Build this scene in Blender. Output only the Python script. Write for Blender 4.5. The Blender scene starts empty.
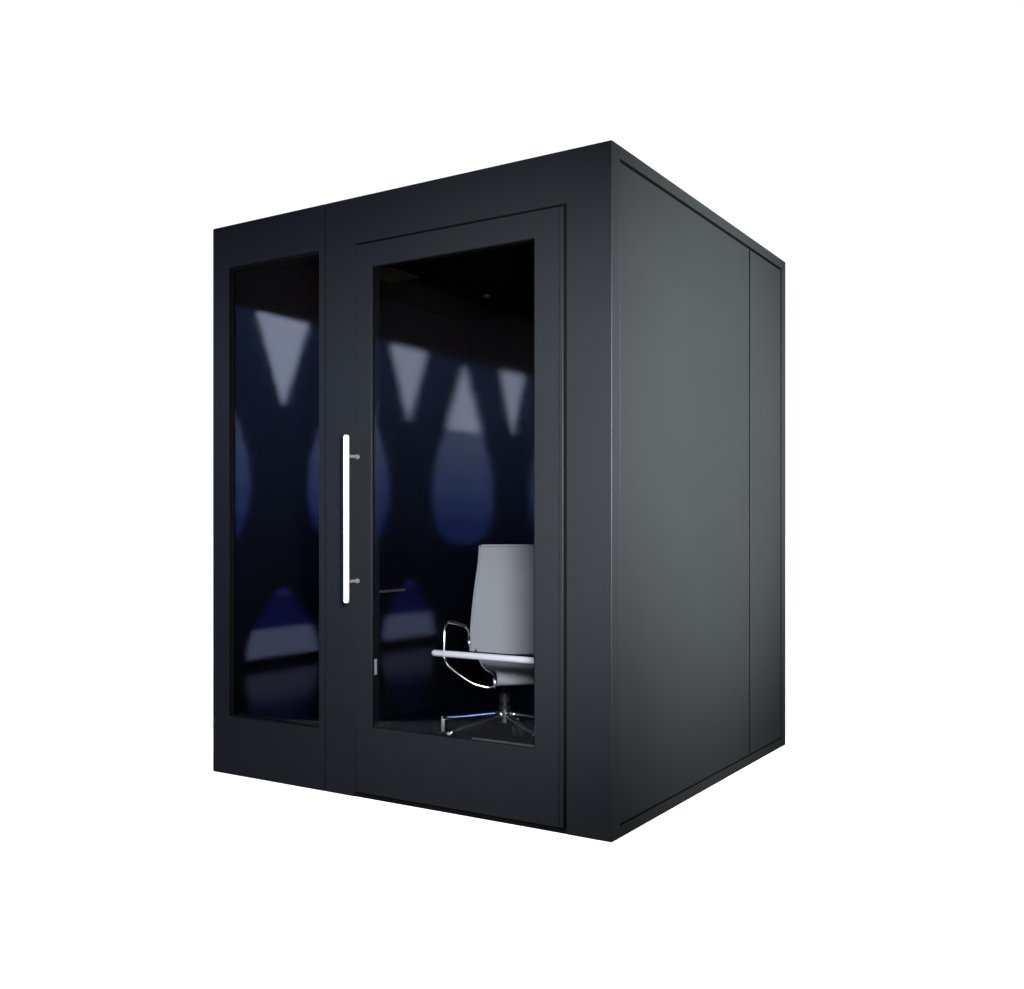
import bpy, bmesh, math, random
from mathutils import Vector, Matrix
random.seed(4)
S = bpy.context.scene
COL = S.collection
PI = math.pi

# ------------------------------------------------------------------ materials
def principled(name, color, rough=.5, metal=0.0, spec=.5, noise=0.0, scale=40, bump=0.0, bscale=900):
    m = bpy.data.materials.new(name); m.use_nodes = True
    nt = m.node_tree; b = nt.nodes['Principled BSDF']
    b.inputs['Base Color'].default_value = (*color, 1); b.inputs['Roughness'].default_value = rough
    b.inputs['Metallic'].default_value = metal; b.inputs['Specular IOR Level'].default_value = spec
    tc = nt.nodes.new('ShaderNodeTexCoord')
    if noise:
        n = nt.nodes.new('ShaderNodeTexNoise'); n.inputs['Scale'].default_value = scale; n.inputs['Detail'].default_value = 5
        nt.links.new(tc.outputs['Object'], n.inputs['Vector'])
        r = nt.nodes.new('ShaderNodeMapRange')
        r.inputs['To Min'].default_value = 1 - noise; r.inputs['To Max'].default_value = 1 + noise
        nt.links.new(n.outputs['Fac'], r.inputs['Value'])
        v = nt.nodes.new('ShaderNodeVectorMath'); v.operation = 'SCALE'; v.inputs[0].default_value = color
        nt.links.new(r.outputs[0], v.inputs['Scale']); nt.links.new(v.outputs[0], b.inputs['Base Color'])
    if bump:
        n2 = nt.nodes.new('ShaderNodeTexNoise'); n2.inputs['Scale'].default_value = bscale; n2.inputs['Detail'].default_value = 2
        nt.links.new(tc.outputs['Object'], n2.inputs['Vector'])
        bp = nt.nodes.new('ShaderNodeBump'); bp.inputs['Strength'].default_value = bump; bp.inputs['Distance'].default_value = .001
        nt.links.new(n2.outputs['Fac'], bp.inputs['Height']); nt.links.new(bp.outputs[0], b.inputs['Normal'])
    return m

def coated(name, color, gloss=.012, rough=.45, noise=.09):
    """matte powder coat: diffuse body with a thin, weak sheen"""
    m = bpy.data.materials.new(name); m.use_nodes = True
    nt = m.node_tree; nt.nodes.clear()
    out = nt.nodes.new('ShaderNodeOutputMaterial'); mix = nt.nodes.new('ShaderNodeMixShader')
    d = nt.nodes.new('ShaderNodeBsdfDiffuse'); g = nt.nodes.new('ShaderNodeBsdfGlossy')
    g.inputs['Roughness'].default_value = rough; mix.inputs[0].default_value = gloss
    tc = nt.nodes.new('ShaderNodeTexCoord'); n = nt.nodes.new('ShaderNodeTexNoise')
    n.inputs['Scale'].default_value = 3.0; n.inputs['Detail'].default_value = 6
    nt.links.new(tc.outputs['Object'], n.inputs['Vector'])
    r = nt.nodes.new('ShaderNodeMapRange'); r.inputs['To Min'].default_value = 1 - noise; r.inputs['To Max'].default_value = 1 + noise
    nt.links.new(n.outputs['Fac'], r.inputs['Value'])
    v = nt.nodes.new('ShaderNodeVectorMath'); v.operation = 'SCALE'; v.inputs[0].default_value = color
    nt.links.new(r.outputs[0], v.inputs['Scale']); nt.links.new(v.outputs[0], d.inputs['Color'])
    nt.links.new(d.outputs[0], mix.inputs[1]); nt.links.new(g.outputs[0], mix.inputs[2]); nt.links.new(mix.outputs[0], out.inputs[0])
    return m

def glazing(name, refl, rough, tint=(.93, .95, .97)):
    """coated low-reflection glass: straight-through view plus a weak soft reflection"""
    m = bpy.data.materials.new(name); m.use_nodes = True
    nt = m.node_tree; nt.nodes.clear()
    out = nt.nodes.new('ShaderNodeOutputMaterial'); mix = nt.nodes.new('ShaderNodeMixShader')
    t = nt.nodes.new('ShaderNodeBsdfTransparent'); t.inputs[0].default_value = (*tint, 1)
    g = nt.nodes.new('ShaderNodeBsdfGlossy'); g.inputs['Roughness'].default_value = rough
    mix.inputs[0].default_value = refl
    nt.links.new(t.outputs[0], mix.inputs[1]); nt.links.new(g.outputs[0], mix.inputs[2]); nt.links.new(mix.outputs[0], out.inputs[0])
    return m

def lit(name, color, strength):
    m = bpy.data.materials.new(name); m.use_nodes = True
    nt = m.node_tree; nt.nodes.clear()
    out = nt.nodes.new('ShaderNodeOutputMaterial'); e = nt.nodes.new('ShaderNodeEmission')
    e.inputs[0].default_value = (*color, 1); e.inputs[1].default_value = strength * 1.15
    nt.links.new(e.outputs[0], out.inputs[0]); return m

PAINT = (.0043, .0051, .0062)
M_paint = coated('anthracite_coat', PAINT, .006)
M_side = coated('anthracite_side_coat', (.0047, .0053, .0057), .005, .5)
M_gap = principled('gap_black', (.0012, .0012, .0014), .9, spec=.05)
M_in = coated('black_acoustic_lining', (.0022, .0023, .0032), .0, .6, .3)
M_infloor = coated('dark_navy_carpet', (.0008, .001, .0028), .0, .6, .3)
M_glass_w = glazing('window_glass', .0086, .048, (.70, .72, .75))
M_glass_d = glazing('door_glass', .0077, .048, (.70, .71, .73))
M_bar = principled('satin_white_metal', (.56, .56, .58), .32, .5, .5)
M_stand = principled('dull_steel', (.075, .075, .085), .45, .2, .3)
M_mesh = principled('pale_grey_mesh_fabric', (.262, .272, .292), .75, 0, .2, .06, 60, .35, 500)
def ribs(m):
    nt = m.node_tree; b = nt.nodes['Principled BSDF']
    tc = nt.nodes.new('ShaderNodeTexCoord'); w = nt.nodes.new('ShaderNodeTexWave'); w.bands_direction = 'Z'
    w.inputs['Scale'].default_value = 22; w.inputs['Distortion'].default_value = .3
    nt.links.new(tc.outputs['Object'], w.inputs['Vector'])
    bp = nt.nodes.new('ShaderNodeBump'); bp.inputs['Strength'].default_value = .28; bp.inputs['Distance'].default_value = .0012
    nt.links.new(w.outputs['Fac'], bp.inputs['Height']); nt.links.new(bp.outputs[0], b.inputs['Normal'])
ribs(M_mesh)
M_chrome = principled('polished_aluminium', (.86, .87, .90), .18, 1.0, .5)
M_cast = principled('cast_aluminium', (.80, .81, .84), .30, .55, .5)
M_black = principled('black_plastic', (.01, .01, .012), .5, 0, .3)
M_table = principled('white_edge', (.62, .63, .67), .4, 0, .3)
M_floor = principled('white_floor', (.94, .94, .94), .9, 0, 0.0)
M_dark = coated('dark_polished_floor', (.004, .004, .010), .42, .14)
M_wall = principled('dark_plaster', (.010, .0085, .008), .9, 0, 0.0)
M_lintel = principled('brown_lintel', (.07, .05, .045), .9, 0, 0.0)
M_post = principled('column_blue_light_tint', (.12, .19, .42), .9, 0, 0.0, .25, 3)  # bluish light on the columns, put into their colour
M_lens = lit('downlight_lens', (1, .55, .35), .035)
M_patch = principled('yellow_brown_patch', (.010, .008, .003), .7, 0, .1)

# ------------------------------------------------------------------ helpers
def box(bm, x0, x1, y0, y1, z0, z1):
    v = [bm.verts.new((x, y, z)) for x in (x0, x1) for y in (y0, y1) for z in (z0, z1)]
    for f in ((0, 1, 3, 2), (4, 6, 7, 5), (0, 4, 5, 1), (2, 3, 7, 6), (0, 2, 6, 4), (1, 5, 7, 3)):
        bm.faces.new([v[i] for i in f])

def prism(bm, pts, axis, a, b):
    """extrude a 2-D outline along an axis from a to b"""
    def P(p, t):
        return {'x': (t, p[0], p[1]), 'y': (p[0], t, p[1]), 'z': (p[0], p[1], t)}[axis]
    A = [bm.verts.new(P(p, a)) for p in pts]; B = [bm.verts.new(P(p, b)) for p in pts]
    bm.faces.new(A); bm.faces.new(B[::-1]); n = len(pts)
    for i in range(n): bm.faces.new((A[i], B[i], B[(i + 1) % n], A[(i + 1) % n]))

def ring(bm, outer, inner, y0, y1):
    """rectangular frame in the xz plane with one rectangular opening: (x0,x1,z0,z1)"""
    def loop(r, y):
        return [bm.verts.new(p) for p in ((r[0], y, r[2]), (r[1], y, r[2]), (r[1], y, r[3]), (r[0], y, r[3]))]
    of, inf, ob, ib = loop(outer, y0), loop(inner, y0), loop(outer, y1), loop(inner, y1)
    for i in range(4):
        j = (i + 1) % 4
        bm.faces.new((of[i], of[j], inf[j], inf[i])); bm.faces.new((ob[j], ob[i], ib[i], ib[j]))
        bm.faces.new((of[j], of[i], ob[i], ob[j])); bm.faces.new((inf[i], inf[j], ib[j], ib[i]))

def smooth_path(pts, n=8):
    P = [Vector(p) for p in pts]; out = []
    for i in range(len(P) - 1):
        p0 = P[max(i - 1, 0)]; p1 = P[i]; p2 = P[i + 1]; p3 = P[min(i + 2, len(P) - 1)]
        for k in range(n):
            t = k / n
            out.append(.5 * ((2 * p1) + (p2 - p0) * t + (2 * p0 - 5 * p1 + 4 * p2 - p3) * t * t + (3 * p1 - p0 - 3 * p2 + p3) * t ** 3))
    out.append(P[-1]); return out

def tube(bm, pts, r, seg=14, ry=None, cap=True):
    pts = [Vector(p) for p in pts]; rs = r if isinstance(r, (list, tuple)) else [r] * len(pts)
    t0 = (pts[1] - pts[0]).normalized()
    up = Vector((0, 0, 1)) if abs(t0.z) < .9 else Vector((1, 0, 0))
    n = t0.cross(up).normalized(); rings = []
    for i, p in enumerate(pts):
        t = (pts[min(i + 1, len(pts) - 1)] - pts[max(i - 1, 0)]).normalized()
        n = (n - t * n.dot(t)).normalized(); b = t.cross(n)
        q = ry if ry else 1
        rings.append([bm.verts.new(p + n * math.cos(2 * PI * k / seg) * rs[i] + b * math.sin(2 * PI * k / seg) * rs[i] * q) for k in range(seg)])
    for a, c in zip(rings, rings[1:]):
        for k in range(seg): bm.faces.new((a[k], a[(k + 1) % seg], c[(k + 1) % seg], c[k]))
    if cap: bm.faces.new(rings[0][::-1]); bm.faces.new(rings[-1])

def obj(name, build, mat, parent=None, bevel=0.0, smooth=False, seg=2):
    bm = bmesh.new(); build(bm)
    bmesh.ops.recalc_face_normals(bm, faces=bm.faces)
    me = bpy.data.meshes.new(name); bm.to_mesh(me); bm.free()
    me.materials.append(mat)
    for p in me.polygons: p.use_smooth = smooth
    o = bpy.data.objects.new(name, me); COL.objects.link(o)
    if bevel:
        md = o.modifiers.new('bevel', 'BEVEL'); md.width = bevel; md.segments = seg; md.limit_method = 'ANGLE'; md.angle_limit = math.radians(40)
        md.harden_normals = False
    if parent: o.parent = parent
    return o

def B(*a):
    return lambda bm: box(bm, *a)

def thing(name, label, cat, loc=(0, 0, 0), rz=0.0):
    o = bpy.data.objects.new(name, None); COL.objects.link(o)
    o.location = loc; o.rotation_euler = (0, 0, rz); o.empty_display_size = .1
    o['label'] = label; o['category'] = cat; return o

# ------------------------------------------------------------------ the booth  (near corner at the origin, front on y = 0)
W, D, H = 1.803, 1.754, 2.2
booth = thing('privacy_booth', 'tall anthracite booth with two glazed front panels and a plain side', 'office booth')

# fixed window panel on the left
wf = obj('window_frame', lambda bm: ring(bm, (-W, -1.1985, 0, H), (-1.710, -1.227, .232, 2.030), 0, .06), M_paint, booth, .0018)
obj('rebate', lambda bm: ring(bm, (-1.7095, -1.2275, .2325, 2.0295), (-1.694, -1.2335, .239, 2.018), .007, .056), M_gap, wf)
obj('reveal_shade', lambda bm: ring(bm, (-1.7099, -1.2271, .2321, 2.0299), (-1.7082, -1.2288, .2338, 2.0282), .0025, .0068), M_gap, wf)  # black lining that paints the window reveal as dark as deep shade
obj('window_pane', B(-1.6939, -1.2336, .012, .018, .2391, 2.0179), M_glass_w, booth)

# surround of the door: stile, header and wide corner post in one piece
def surround(bm):
    pts = [(-1.1955, 0), (-1.0495, 0), (-1.0495, 2.0300), (-.1625, 2.0300), (-.1625, 0), (0, 0), (0, H), (-1.1955, H)]
    prism(bm, pts, 'y', 0, .06)
obj('door_surround', surround, M_paint, booth, .0018)
obj('panel_joint', B(-1.1984, -1.1956, .006, .058, .002, H - .004), M_gap, booth)
obj('door_rebate', lambda bm: ring(bm, (-1.0494, -.1626, .001, 2.0299), (-1.02, -.195, .045, 2.000), .048, .0595), M_gap, booth)

obj('head_gap_shade', B(-1.0490, -.1630, .0015, .0475, 2.0283, 2.0299), M_gap, booth)  # black strip put under the header so the gap reads as shade
# door leaf
door = obj('door', lambda bm: ring(bm, (-1.0480, -.1745, .0175, 2.0225), (-.970, -.282, .262, 1.936), 0, .044), M_paint, booth, .0022)
obj('edge_strip', B(-.1900, -.1885, -.0012, .002, .020, 2.022), M_gap, door)
obj('glazing_bead', lambda bm: ring(bm, (-.9695, -.2825, .2625, 1.9355), (-.9672, -.2845, .2648, 1.9332), .0015, .0055), M_gap, door)
obj('edge_gap_shade', B(-.1744, -.1736, .002, .043, .020, 2.022), M_gap, door)  # black strip over the lit door edge, standing in for gap shade
obj('sill_gap_shade', B(-1.0490, -.1630, .002, .0475, .0010, .0140), M_gap, booth)  # black filler that keeps the slot under the door dark
obj('door_pane', B(-.9695, -.2825, .006, .012, .2625, 1.9355), M_glass_d, door)
obj('bead_highlight', B(-.54, -.290, .0125, .020, .2630, .2690), M_stand, door)  # bead cut to the stretch where its highlight shows
obj('latch_plate', B(-.9694, -.9668, .0125, .024, .452, .508), M_bar, door)
# handle
def bar(bm):
    z0, z1, r = .715, 1.322, .0108
    zs = [z0, z0 + .003, z0 + .008, z1 - .008, z1 - .003, z1]; rr = [.007, .0098, r, r, .0098, .007]
    tube(bm, [(-1.038, -.062, z) for z in zs], rr, 28)
h = obj('handle', bar, M_bar, door, smooth=True)
for z in (1.246, .792):
    obj('standoff', lambda bm: tube(bm, [(-1.036, -.052, z), (-1.036, -.008, z), (-1.036, -.0075, z), (-1.036, .001, z)], [.0062, .0062, .0085, .0085], 16), M_stand, h, smooth=False)

# side of the booth
def sframe(bm):
    box(bm, -.03, 0, .0603, D, 2.1600, H)
    box(bm, -.03, 0, .0603, D, 0, .0370)
    box(bm, -.03, 0, 1.7000, D, .0372, 2.1598)
obj('side_frame', sframe, M_side, booth, .0012)
obj('side_panel', B(-.026, -.0012, .0604, 1.2700, .0430, 2.1490), M_side, booth, .002)
obj('side_panel', B(-.026, -.0012, 1.2880, 1.6860, .0430, 2.1490), M_side, booth, .002)
obj('side_core', B(-.060, -.0265, .0604, 1.6990, .0372, 2.1598), M_gap, booth)
# shell
obj('roof', B(-W, -.0305, .0604, D, 2.120, H), M_side, booth, .0015)
obj('base', B(-W, -.0305, .0604, D, .001, .055), M_infloor, booth)
obj('left_wall', B(-W, -1.755, .0604, D, .0555, 2.1195), M_paint, booth)
obj('rear_wall', B(-1.7545, -.0605, 1.706, D, .0555, 2.1195), M_paint, booth)
obj('wall_lining', B(-1.7548, -1.745, .0606, 1.7055, .0625, 2.1035), M_in, booth)
obj('wall_lining', B(-1.7445, -.0705, 1.697, 1.7057, .0625, 2.1035), M_in, booth)
obj('wall_lining', B(-.0700, -.0606, .0606, 1.7055, .0625, 2.1035), M_in, booth)
obj('ceiling_lining', B(-1.7548, -.0606, .0606, 1.7057, 2.1037, 2.1194), M_in, booth)
obj('floor_lining', B(-1.7548, -.0606, .0606, 1.7057, .0551, .0620), M_infloor, booth)
cl = obj('ceiling_light', lambda bm: tube(bm, [(-1.286, 1.229, 2.103), (-1.286, 1.229, 2.096)], .020, 24), M_black, booth)
obj('lens', lambda bm: tube(bm, [(-1.286, 1.229, 2.0959), (-1.286, 1.229, 2.0935)], .012, 20), M_lens, cl)
def patchm(bm):
    for k in range(7): box(bm, -1.50 + k * .024, -1.484 + k * .024, .56, .76, 2.096, 2.1036)
obj('ceiling_patch', patchm, M_patch, booth)  # dim yellowish slatted patch on the ceiling
obj('wall_ledge', B(-1.7448, -1.715, .955, 1.150, .677, .689), M_stand, booth, .003)

# ------------------------------------------------------------------ small wall table inside
tbl = thing('wall_table', 'slim white edged table with dark tinted glass top in front of the chair', 'table', (-.40, .30, 0))
def rail(bm):
    pts = []
    for x in (-.512, -.507, -.499, -.40, -.2, -.10, -.058, -.048, -.042): pts.append((x, -.012, .508))
    tube(bm, pts, [.005, .0100, .0125, .0125, .0125, .0125, .0125, .0100, .005], 20)
obj('front_rail', rail, M_table, tbl, smooth=True)
def gtop(bm): box(bm, -.47, .315, .0, .12, .500, .507)
obj('table_top', gtop, glazing('seat_shade_glass', .004, .05, (.30, .31, .34)), tbl)  # glass tinted dark to cast shade on the seat top
def tbr(bm):
    box(bm, .316, .329, -.02, .16, .42, .55)
    box(bm, .10, .3155, .08, .11, .478, .4995)
obj('wall_bracket', tbr, M_black, tbl, .002)

# ------------------------------------------------------------------ chair
ch = thing('office_chair', 'high backed pale grey mesh chair with polished arms and star base', 'chair', (-.838, .744, .0622), math.radians(46.7))
Z0 = .0622
HX = -.030
def L(x, y, z): return (x, y, z - Z0)
cx = .065          # seat centre across
# backrest: slim curved sheet, tapering to the top
def sheet(bm, prof, th):
    """prof: list of (xc, half width, y, z); closed slab of thickness th bowed slightly"""
    rows_f, rows_b = [], []; N = 12
    for (xc, hw, y, z) in prof:
        rf, rb = [], []
        for k in range(N + 1):
            u = -1 + 2 * k / N; bow = -.004 * (u * u)
            rf.append(bm.verts.new(L(xc + u * hw, y + bow, z))); rb.append(bm.verts.new(L(xc + u * hw, y + bow + th[0], z + th[1])))
        rows_f.append(rf); rows_b.append(rb)
    for R_, flip in ((rows_f, 0), (rows_b, 1)):
        for a, b in zip(R_, R_[1:]):
            for k in range(N): bm.faces.new((a[k], a[k + 1], b[k + 1], b[k]))
    for a, b in ((rows_f[0], rows_b[0]), (rows_f[-1], rows_b[-1])):
        for k in range(N): bm.faces.new((a[k], a[k + 1], b[k + 1], b[k]))
    for e in (0, N):
        for i in range(len(prof) - 1): bm.faces.new((rows_f[i][e], rows_f[i + 1][e], rows_b[i + 1][e], rows_b[i][e]))
backp = [(.060, .206, .130, .440), (.060, .203, .150, .490), (.060, .190, .190, .580), (.060, .172, .225, .680), (.060, .152, .258, .775), (.060, .136, .287, .840), (.060, .124, .322, .908)]
dense = []
for i in range(len(backp) - 1):
    for k in range(4):
        t = k / 4; dense.append(tuple(a + (b - a) * t for a, b in zip(backp[i], backp[i + 1])))
dense.append(backp[-1])
back = obj('backrest', lambda bm: sheet(bm, dense, (.012, 0)), M_mesh, ch, .003, True)
for s in (-1, 1):
    obj('side_rail', lambda bm: tube(bm, smooth_path([L(p[0] + s * (p[1] + .002), p[2] - .004, p[3]) for p in backp], 4), .0050, 10), M_mesh if s < 0 else M_chrome, back, smooth=True)
obj('top_bar', lambda bm: tube(bm, [L(.060 + s * .122, .318 - .012 * s * s, .909) for s in (-1, -.6, 0, .6, 1)], .006, 10), M_mesh, back, smooth=True)
# seat: sling with a rolled front edge
def seatm(bm):
    prof = [(.120, .446), (.06, .430), (-.02, .420), (-.10, .420), (-.17, .424), (-.212, .423), (-.226, .416), (-.233, .398), (-.230, .378), (-.222, .364)]
    N = 10; top, bot = [], []
    for i, (y, z) in enumerate(prof):
        a = prof[max(i - 1, 0)]; b = prof[min(i + 1, len(prof) - 1)]
        d = Vector((b[0] - a[0], b[1] - a[1])).normalized(); n = Vector((-d.y, d.x)) * .010
        top.append([bm.verts.new(L(cx - .184 + .368 * k / N, y, z)) for k in range(N + 1)])
        bot.append([bm.verts.new(L(cx - .184 + .368 * k / N, y + n.x, z + n.y)) for k in range(N + 1)])
    for R_ in (top, bot):
        for a, b in zip(R_, R_[1:]):
            for k in range(N): bm.faces.new((a[k], a[k + 1], b[k + 1], b[k]))
    for a, b in ((top[0], bot[0]), (top[-1], bot[-1])):
        for k in range(N): bm.faces.new((a[k], a[k + 1], b[k + 1], b[k]))
    for e in (0, N):
        for i in range(len(prof) - 1): bm.faces.new((top[i][e], top[i + 1][e], bot[i + 1][e], bot[i][e]))
seat = obj('seat', seatm, M_mesh, ch, 0, True)
for s in (-1, 1):
    x = cx + s * .190
    obj('seat_rail', lambda bm: tube(bm, smooth_path([L(x, .135, .470), L(x, .06, .425), L(x, -.05, .405), L(x, -.16, .405), L(x, -.205, .392), L(x, -.212, .352)], 5), .0062, 10), M_chrome, seat, smooth=True)
# arms
for s in (-1, 1):
    def mir(p): return L(cx + s * (p[0] - cx) * -1, p[1], p[2])
    armp = [(-.148, .165, .515), (-.158, .150, .550), (-.180, .118, .570), (-.235, .01, .590), (-.291, -.101, .607), (-.306, -.122, .596), (-.311, -.132, .560), (-.314, -.142, .484), (-.306, -.150, .450), (-.282, -.156, .426), (-.250, -.163, .401), (-.197, -.177, .368), (-.140, -.192, .356), (-.128, -.200, .362)]
    arm = obj('armrest', lambda bm: tube(bm, smooth_path([mir(p) for p in armp], 6), .0044, 12), M_chrome, ch, smooth=True)
    obj('arm_pad', lambda bm: tube(bm, smooth_path([mir(p) for p in ((-.172, .130, .571), (-.232, .012, .594), (-.284, -.088, .611))], 6), .0095, 12, .6), M_black, arm, smooth=True)
    obj('bracket', lambda bm: tube(bm, [mir((-.150, .160, .525)), mir((-.150, .150, .470))], .008, 12), M_chrome, arm, smooth=True)
# lift column and star base, hub at local (HX,0)
col = obj('column', lambda bm: tube(bm, [L(HX, .01, .20), L(HX, .01, .300), L(HX + .005, .01, .301), L(HX + .03, .0, .395)], [.022, .022, .014, .014], 20), M_black, ch, smooth=False)
obj('collar', lambda bm: tube(bm, [L(HX, .01, .250), L(HX, .01, .262)], .0235, 20), M_chrome, col)
obj('tilt_plate', lambda bm: box(bm, cx - .12, cx + .12, -.10, .10, .375 - Z0, .400 - Z0), M_black, ch, .006)
base = obj('star_hub', lambda bm: tube(bm, [L(HX, .01, .180), L(HX, .01, .235)], [.030, .026], 24), M_chrome, ch, smooth=False)
a0 = math.atan2(-.265, .022 - HX)
for k in range(5):
    a = a0 + k * 2 * PI / 5; ca, sa = math.cos(a), math.sin(a)
    r1 = .30
    def P(r, z): return L(HX + ca * r, .01 + sa * r, z)
    leg = obj('leg', lambda bm: tube(bm, smooth_path([P(.02, .212), P(.10, .199), P(.20, .182), P(r1, .170)], 3), [.0125] * 3 + [.0115] * 3 + [.0095] * 3 + [.0085], 12, 1.1), M_chrome, ch, smooth=True)
    cst = obj('caster', lambda bm: tube(bm, [P(r1 + .002, .176), P(r1 + .001, .160), P(r1 + .003, .112)], [.0075, .0085, .0075], 12), M_cast, leg, smooth=True)
    def wheel(bm):
        c = Vector(P(r1 + .008, .0622 + .024)); t = Vector((-sa, ca, 0))
        for s in (-1, 1):
            tube(bm, [c + t * .007 * s, c + t * .009 * s, c + t * .020 * s, c + t * .022 * s], [.020, .0238, .0238, .020], 20)
    obj('wheel', wheel, M_black, cst)

# ------------------------------------------------------------------ floor
cam_xy = (1.4658, -2.9111)
lx, ly = -.8545, .5195           # direction of the left limit of the white floor
p0 = (cam_xy[0] - .30 * ly, cam_xy[1] - .27)
def poly(bm, pts, z):
    f = bm.faces.new([bm.verts.new((x, y, z)) for x, y in pts])
white = obj('floor', lambda bm: poly(bm, [(p0[0], p0[1]), (70, -6), (70, 160), (-220, 160), (p0[0] + lx * 250, p0[1] + ly * 250)], 0.0), M_floor)
white['kind'] = 'structure'
dk = obj('polished_floor', lambda bm: poly(bm, [(-14, -14), (6, -14), (6, 2), (-14, 3)], -.006), M_dark)
dk['kind'] = 'structure'

# ------------------------------------------------------------------ lit window wall beside the booth (seen mirrored in the glass)
ww = thing('window_wall', 'dark lattice window wall with pale and blue panes mirrored in the booth glass', 'window wall', (-4.0, 0, 0))
XW = 0.0
obj('wall', B(-.30, -.076, -9.2, -.9, 0, 3.1), M_wall, ww)
obj('lintel', B(-.0759, .004, -9.2, -.9, 2.552, 3.1), M_lintel, ww)
obj('upper_pane', B(-.075, -.055, -9.0, -1.0, 1.90, 2.60), lit('pale_daylit_glass', (.69, .76, 1.0), 21.5), ww)
glow_bands = [(1.899, 1.70, (.36, .45, .80), 9.2), (1.6995, 1.50, (.29, .39, .80), 8.6), (1.4995, 1.30, (.22, .33, .82), 7.8), (1.2995, 1.10, (.17, .27, .84), 6.4), (1.0995, .50, (.11, .18, .86), 5.0)]  # blue glow fading downward, stepped into the emission colours of stacked strips
for z1, z0, c_, e_ in glow_bands:
    obj('pane_glow_band', B(-.075, -.055, -9.0, -1.0, z0, z1), lit('blue_glow_band', c_, e_), ww)
obj('low_pane', B(-.075, -.055, -9.0, -1.0, .262, .499), lit('deep_blue_glass', (.06, .09, 1.0), 2.0), ww)
obj('sill_pane', B(-.075, -.055, -9.0, -1.0, .055, .261), lit('grey_blue_glass', (.50, .56, 1.0), 6.5), ww)
centres = [-.67, .98, 2.62, 4.13, 5.80, 7.45, 9.1]
EW = [(2.56, 0.0), (2.30, .12), (2.05, .235), (1.90, .30), (1.72, .40), (1.50, .485), (1.25, .51), (1.05, .46), (.93, .37), (.87, .22), (.85, 0.0)]
for i in range(1, 6):
    c = centres[i]; l = (centres[i - 1] + c) / 2 + .012; r = (centres[i + 1] + c) / 2 - .012
    def column(bm):
        w = .29 if i != 4 else .26
        left = [(-(l + e), z) for z, e in EW]; right = [(-(r - e), z) for z, e in EW]
        pts = [(-(c - w), 2.55)] + [(q, min(z, 2.55)) for q, z in left[0:]] + [(-l, .0), (-(c - .40), .0), (-(c - .37), .14), (-(c - .33), .26), (-(c - .10), .52), (-c, .56),
               (-(c + .10), .52), (-(c + .33), .26), (-(c + .38), .14), (-(c + .42), 0), (-r, 0)] + [(q, min(z, 2.55)) for q, z in right[::-1]] + [(-(c + w), 2.55), (-(c + .03), 1.90), (-(c), 1.87), (-(c - .03), 1.90)]
        if i == 4: pts = [p for p in pts if not (p[1] < .6 and abs(p[0] + c) < .45)]
        prism(bm, pts, 'x', -.05, -.01)
    obj('column', column, M_post, ww)

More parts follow.
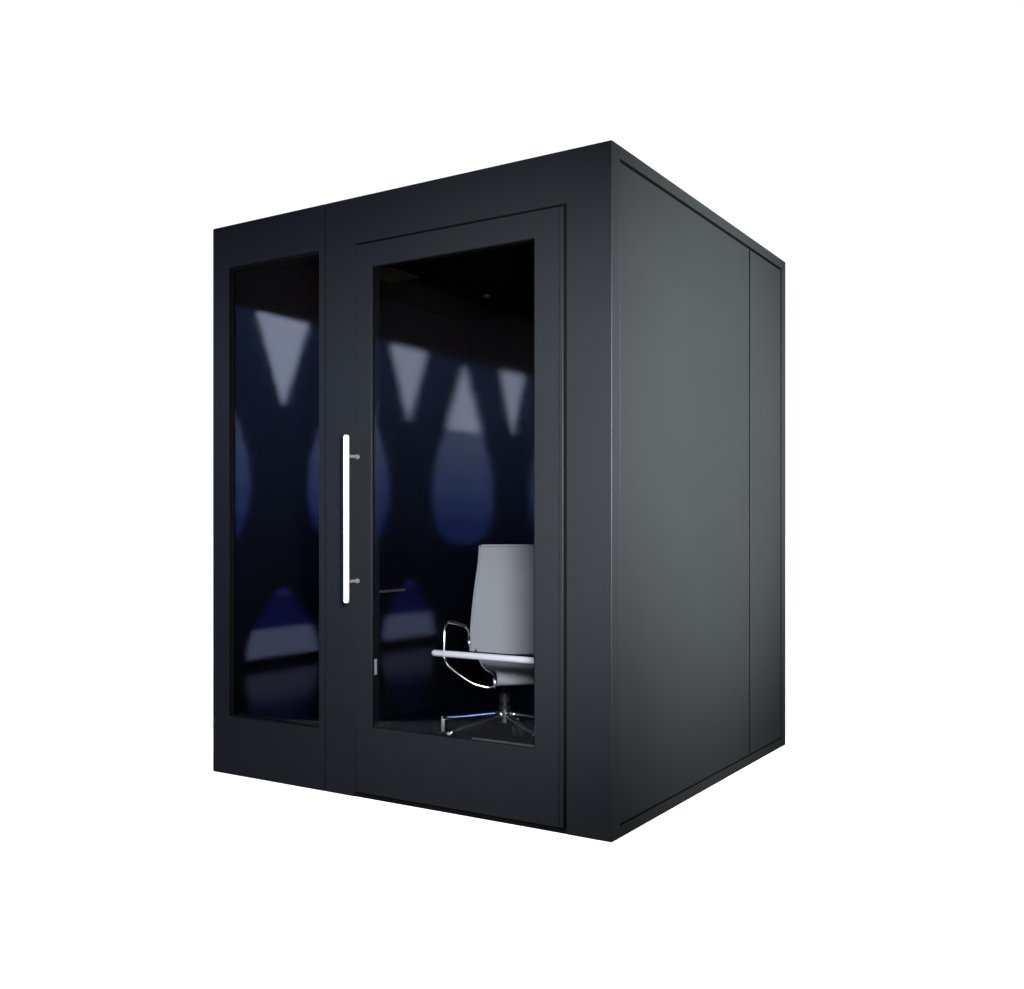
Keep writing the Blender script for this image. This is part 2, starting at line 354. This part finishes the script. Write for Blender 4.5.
# ------------------------------------------------------------------ light
def look(o, target):
    d = Vector(target) - o.location; o.rotation_euler = d.to_track_quat('-Z', 'Y').to_euler()
sun = bpy.data.lights.new('floor_whitening_sun', 'SUN'); sun.energy = 3.6; sun.angle = math.radians(.5); sun.color = (1, 1, 1)  # parallel light added straight above to turn the floor white without shadow
so = bpy.data.objects.new('floor_whitening_sun', sun); COL.objects.link(so); so.location = (0, 0, 8); look(so, (0 - .04 * 8, .10 * 8, 0))
def spot(name, loc, tgt, power, size, blend, rad, col=(1, 1, 1)):
    l = bpy.data.lights.new(name, 'SPOT'); l.energy = power; l.spot_size = math.radians(size); l.spot_blend = blend
    l.shadow_soft_size = rad; l.color = col
    o = bpy.data.objects.new(name, l); COL.objects.link(o); o.location = loc; look(o, tgt); return o
spot('side_lamp', (4.3, 1.3, 1.75), (0, 1.0, 1.40), 12700, 40.5, 1.0, .35, (.97, 1, 1))
spot('front_lamp', (.95, -1.85, 1.30), (-.25, 0, 1.20), 2150, 62, 1.0, .20, (1, .975, .90))

for yy in (-2.6, -4.4, -6.2):
    spot('column_fill_spot', (-1.9, yy, 3.3), (-4.0, yy, 2.30), 1050, 66, 1.0, .1, (.8, .9, 1))  # unseen spots added above the wall to brighten the column arms

# ------------------------------------------------------------------ world: white studio surround ahead, dark behind the camera
w = bpy.data.worlds.new('World'); S.world = w; w.use_nodes = True
nt = w.node_tree; bg = nt.nodes['Background']
tc = nt.nodes.new('ShaderNodeTexCoord'); dot = nt.nodes.new('ShaderNodeVectorMath'); dot.operation = 'DOT_PRODUCT'
dot.inputs[1].default_value = (-.5332, .8460, 0)
nt.links.new(tc.outputs['Generated'], dot.inputs[0])
mr = nt.nodes.new('ShaderNodeMapRange'); mr.interpolation_type = 'SMOOTHSTEP'
mr.inputs['From Min'].default_value = .15; mr.inputs['From Max'].default_value = .66
mr.inputs['To Min'].default_value = 0.0; mr.inputs['To Max'].default_value = 1.06
nt.links.new(dot.outputs['Value'], mr.inputs['Value']); nt.links.new(mr.outputs[0], bg.inputs['Color'])
bg.inputs['Strength'].default_value = 1.0

# ------------------------------------------------------------------ camera
cd = bpy.data.cameras.new('camera'); cam = bpy.data.objects.new('camera', cd); COL.objects.link(cam)
cam.location = (1.4658, -2.9111, .9779); cam.rotation_euler = (PI / 2, 0, .5624)
cd.sensor_fit = 'HORIZONTAL'; cd.sensor_width = 36; cd.lens = 36 * 1036.6 / 1024
cd.shift_y = (530.2 - 494.5) / 1024; cd.clip_end = 1000; cd.clip_start = .05
S.camera = cam
S.render.engine = 'CYCLES'
S.cycles.max_bounces = 10; S.cycles.transparent_max_bounces = 16
S.view_settings.view_transform = 'Standard'; S.view_settings.look = 'None'
S.view_settings.exposure = 0; S.view_settings.gamma = 1
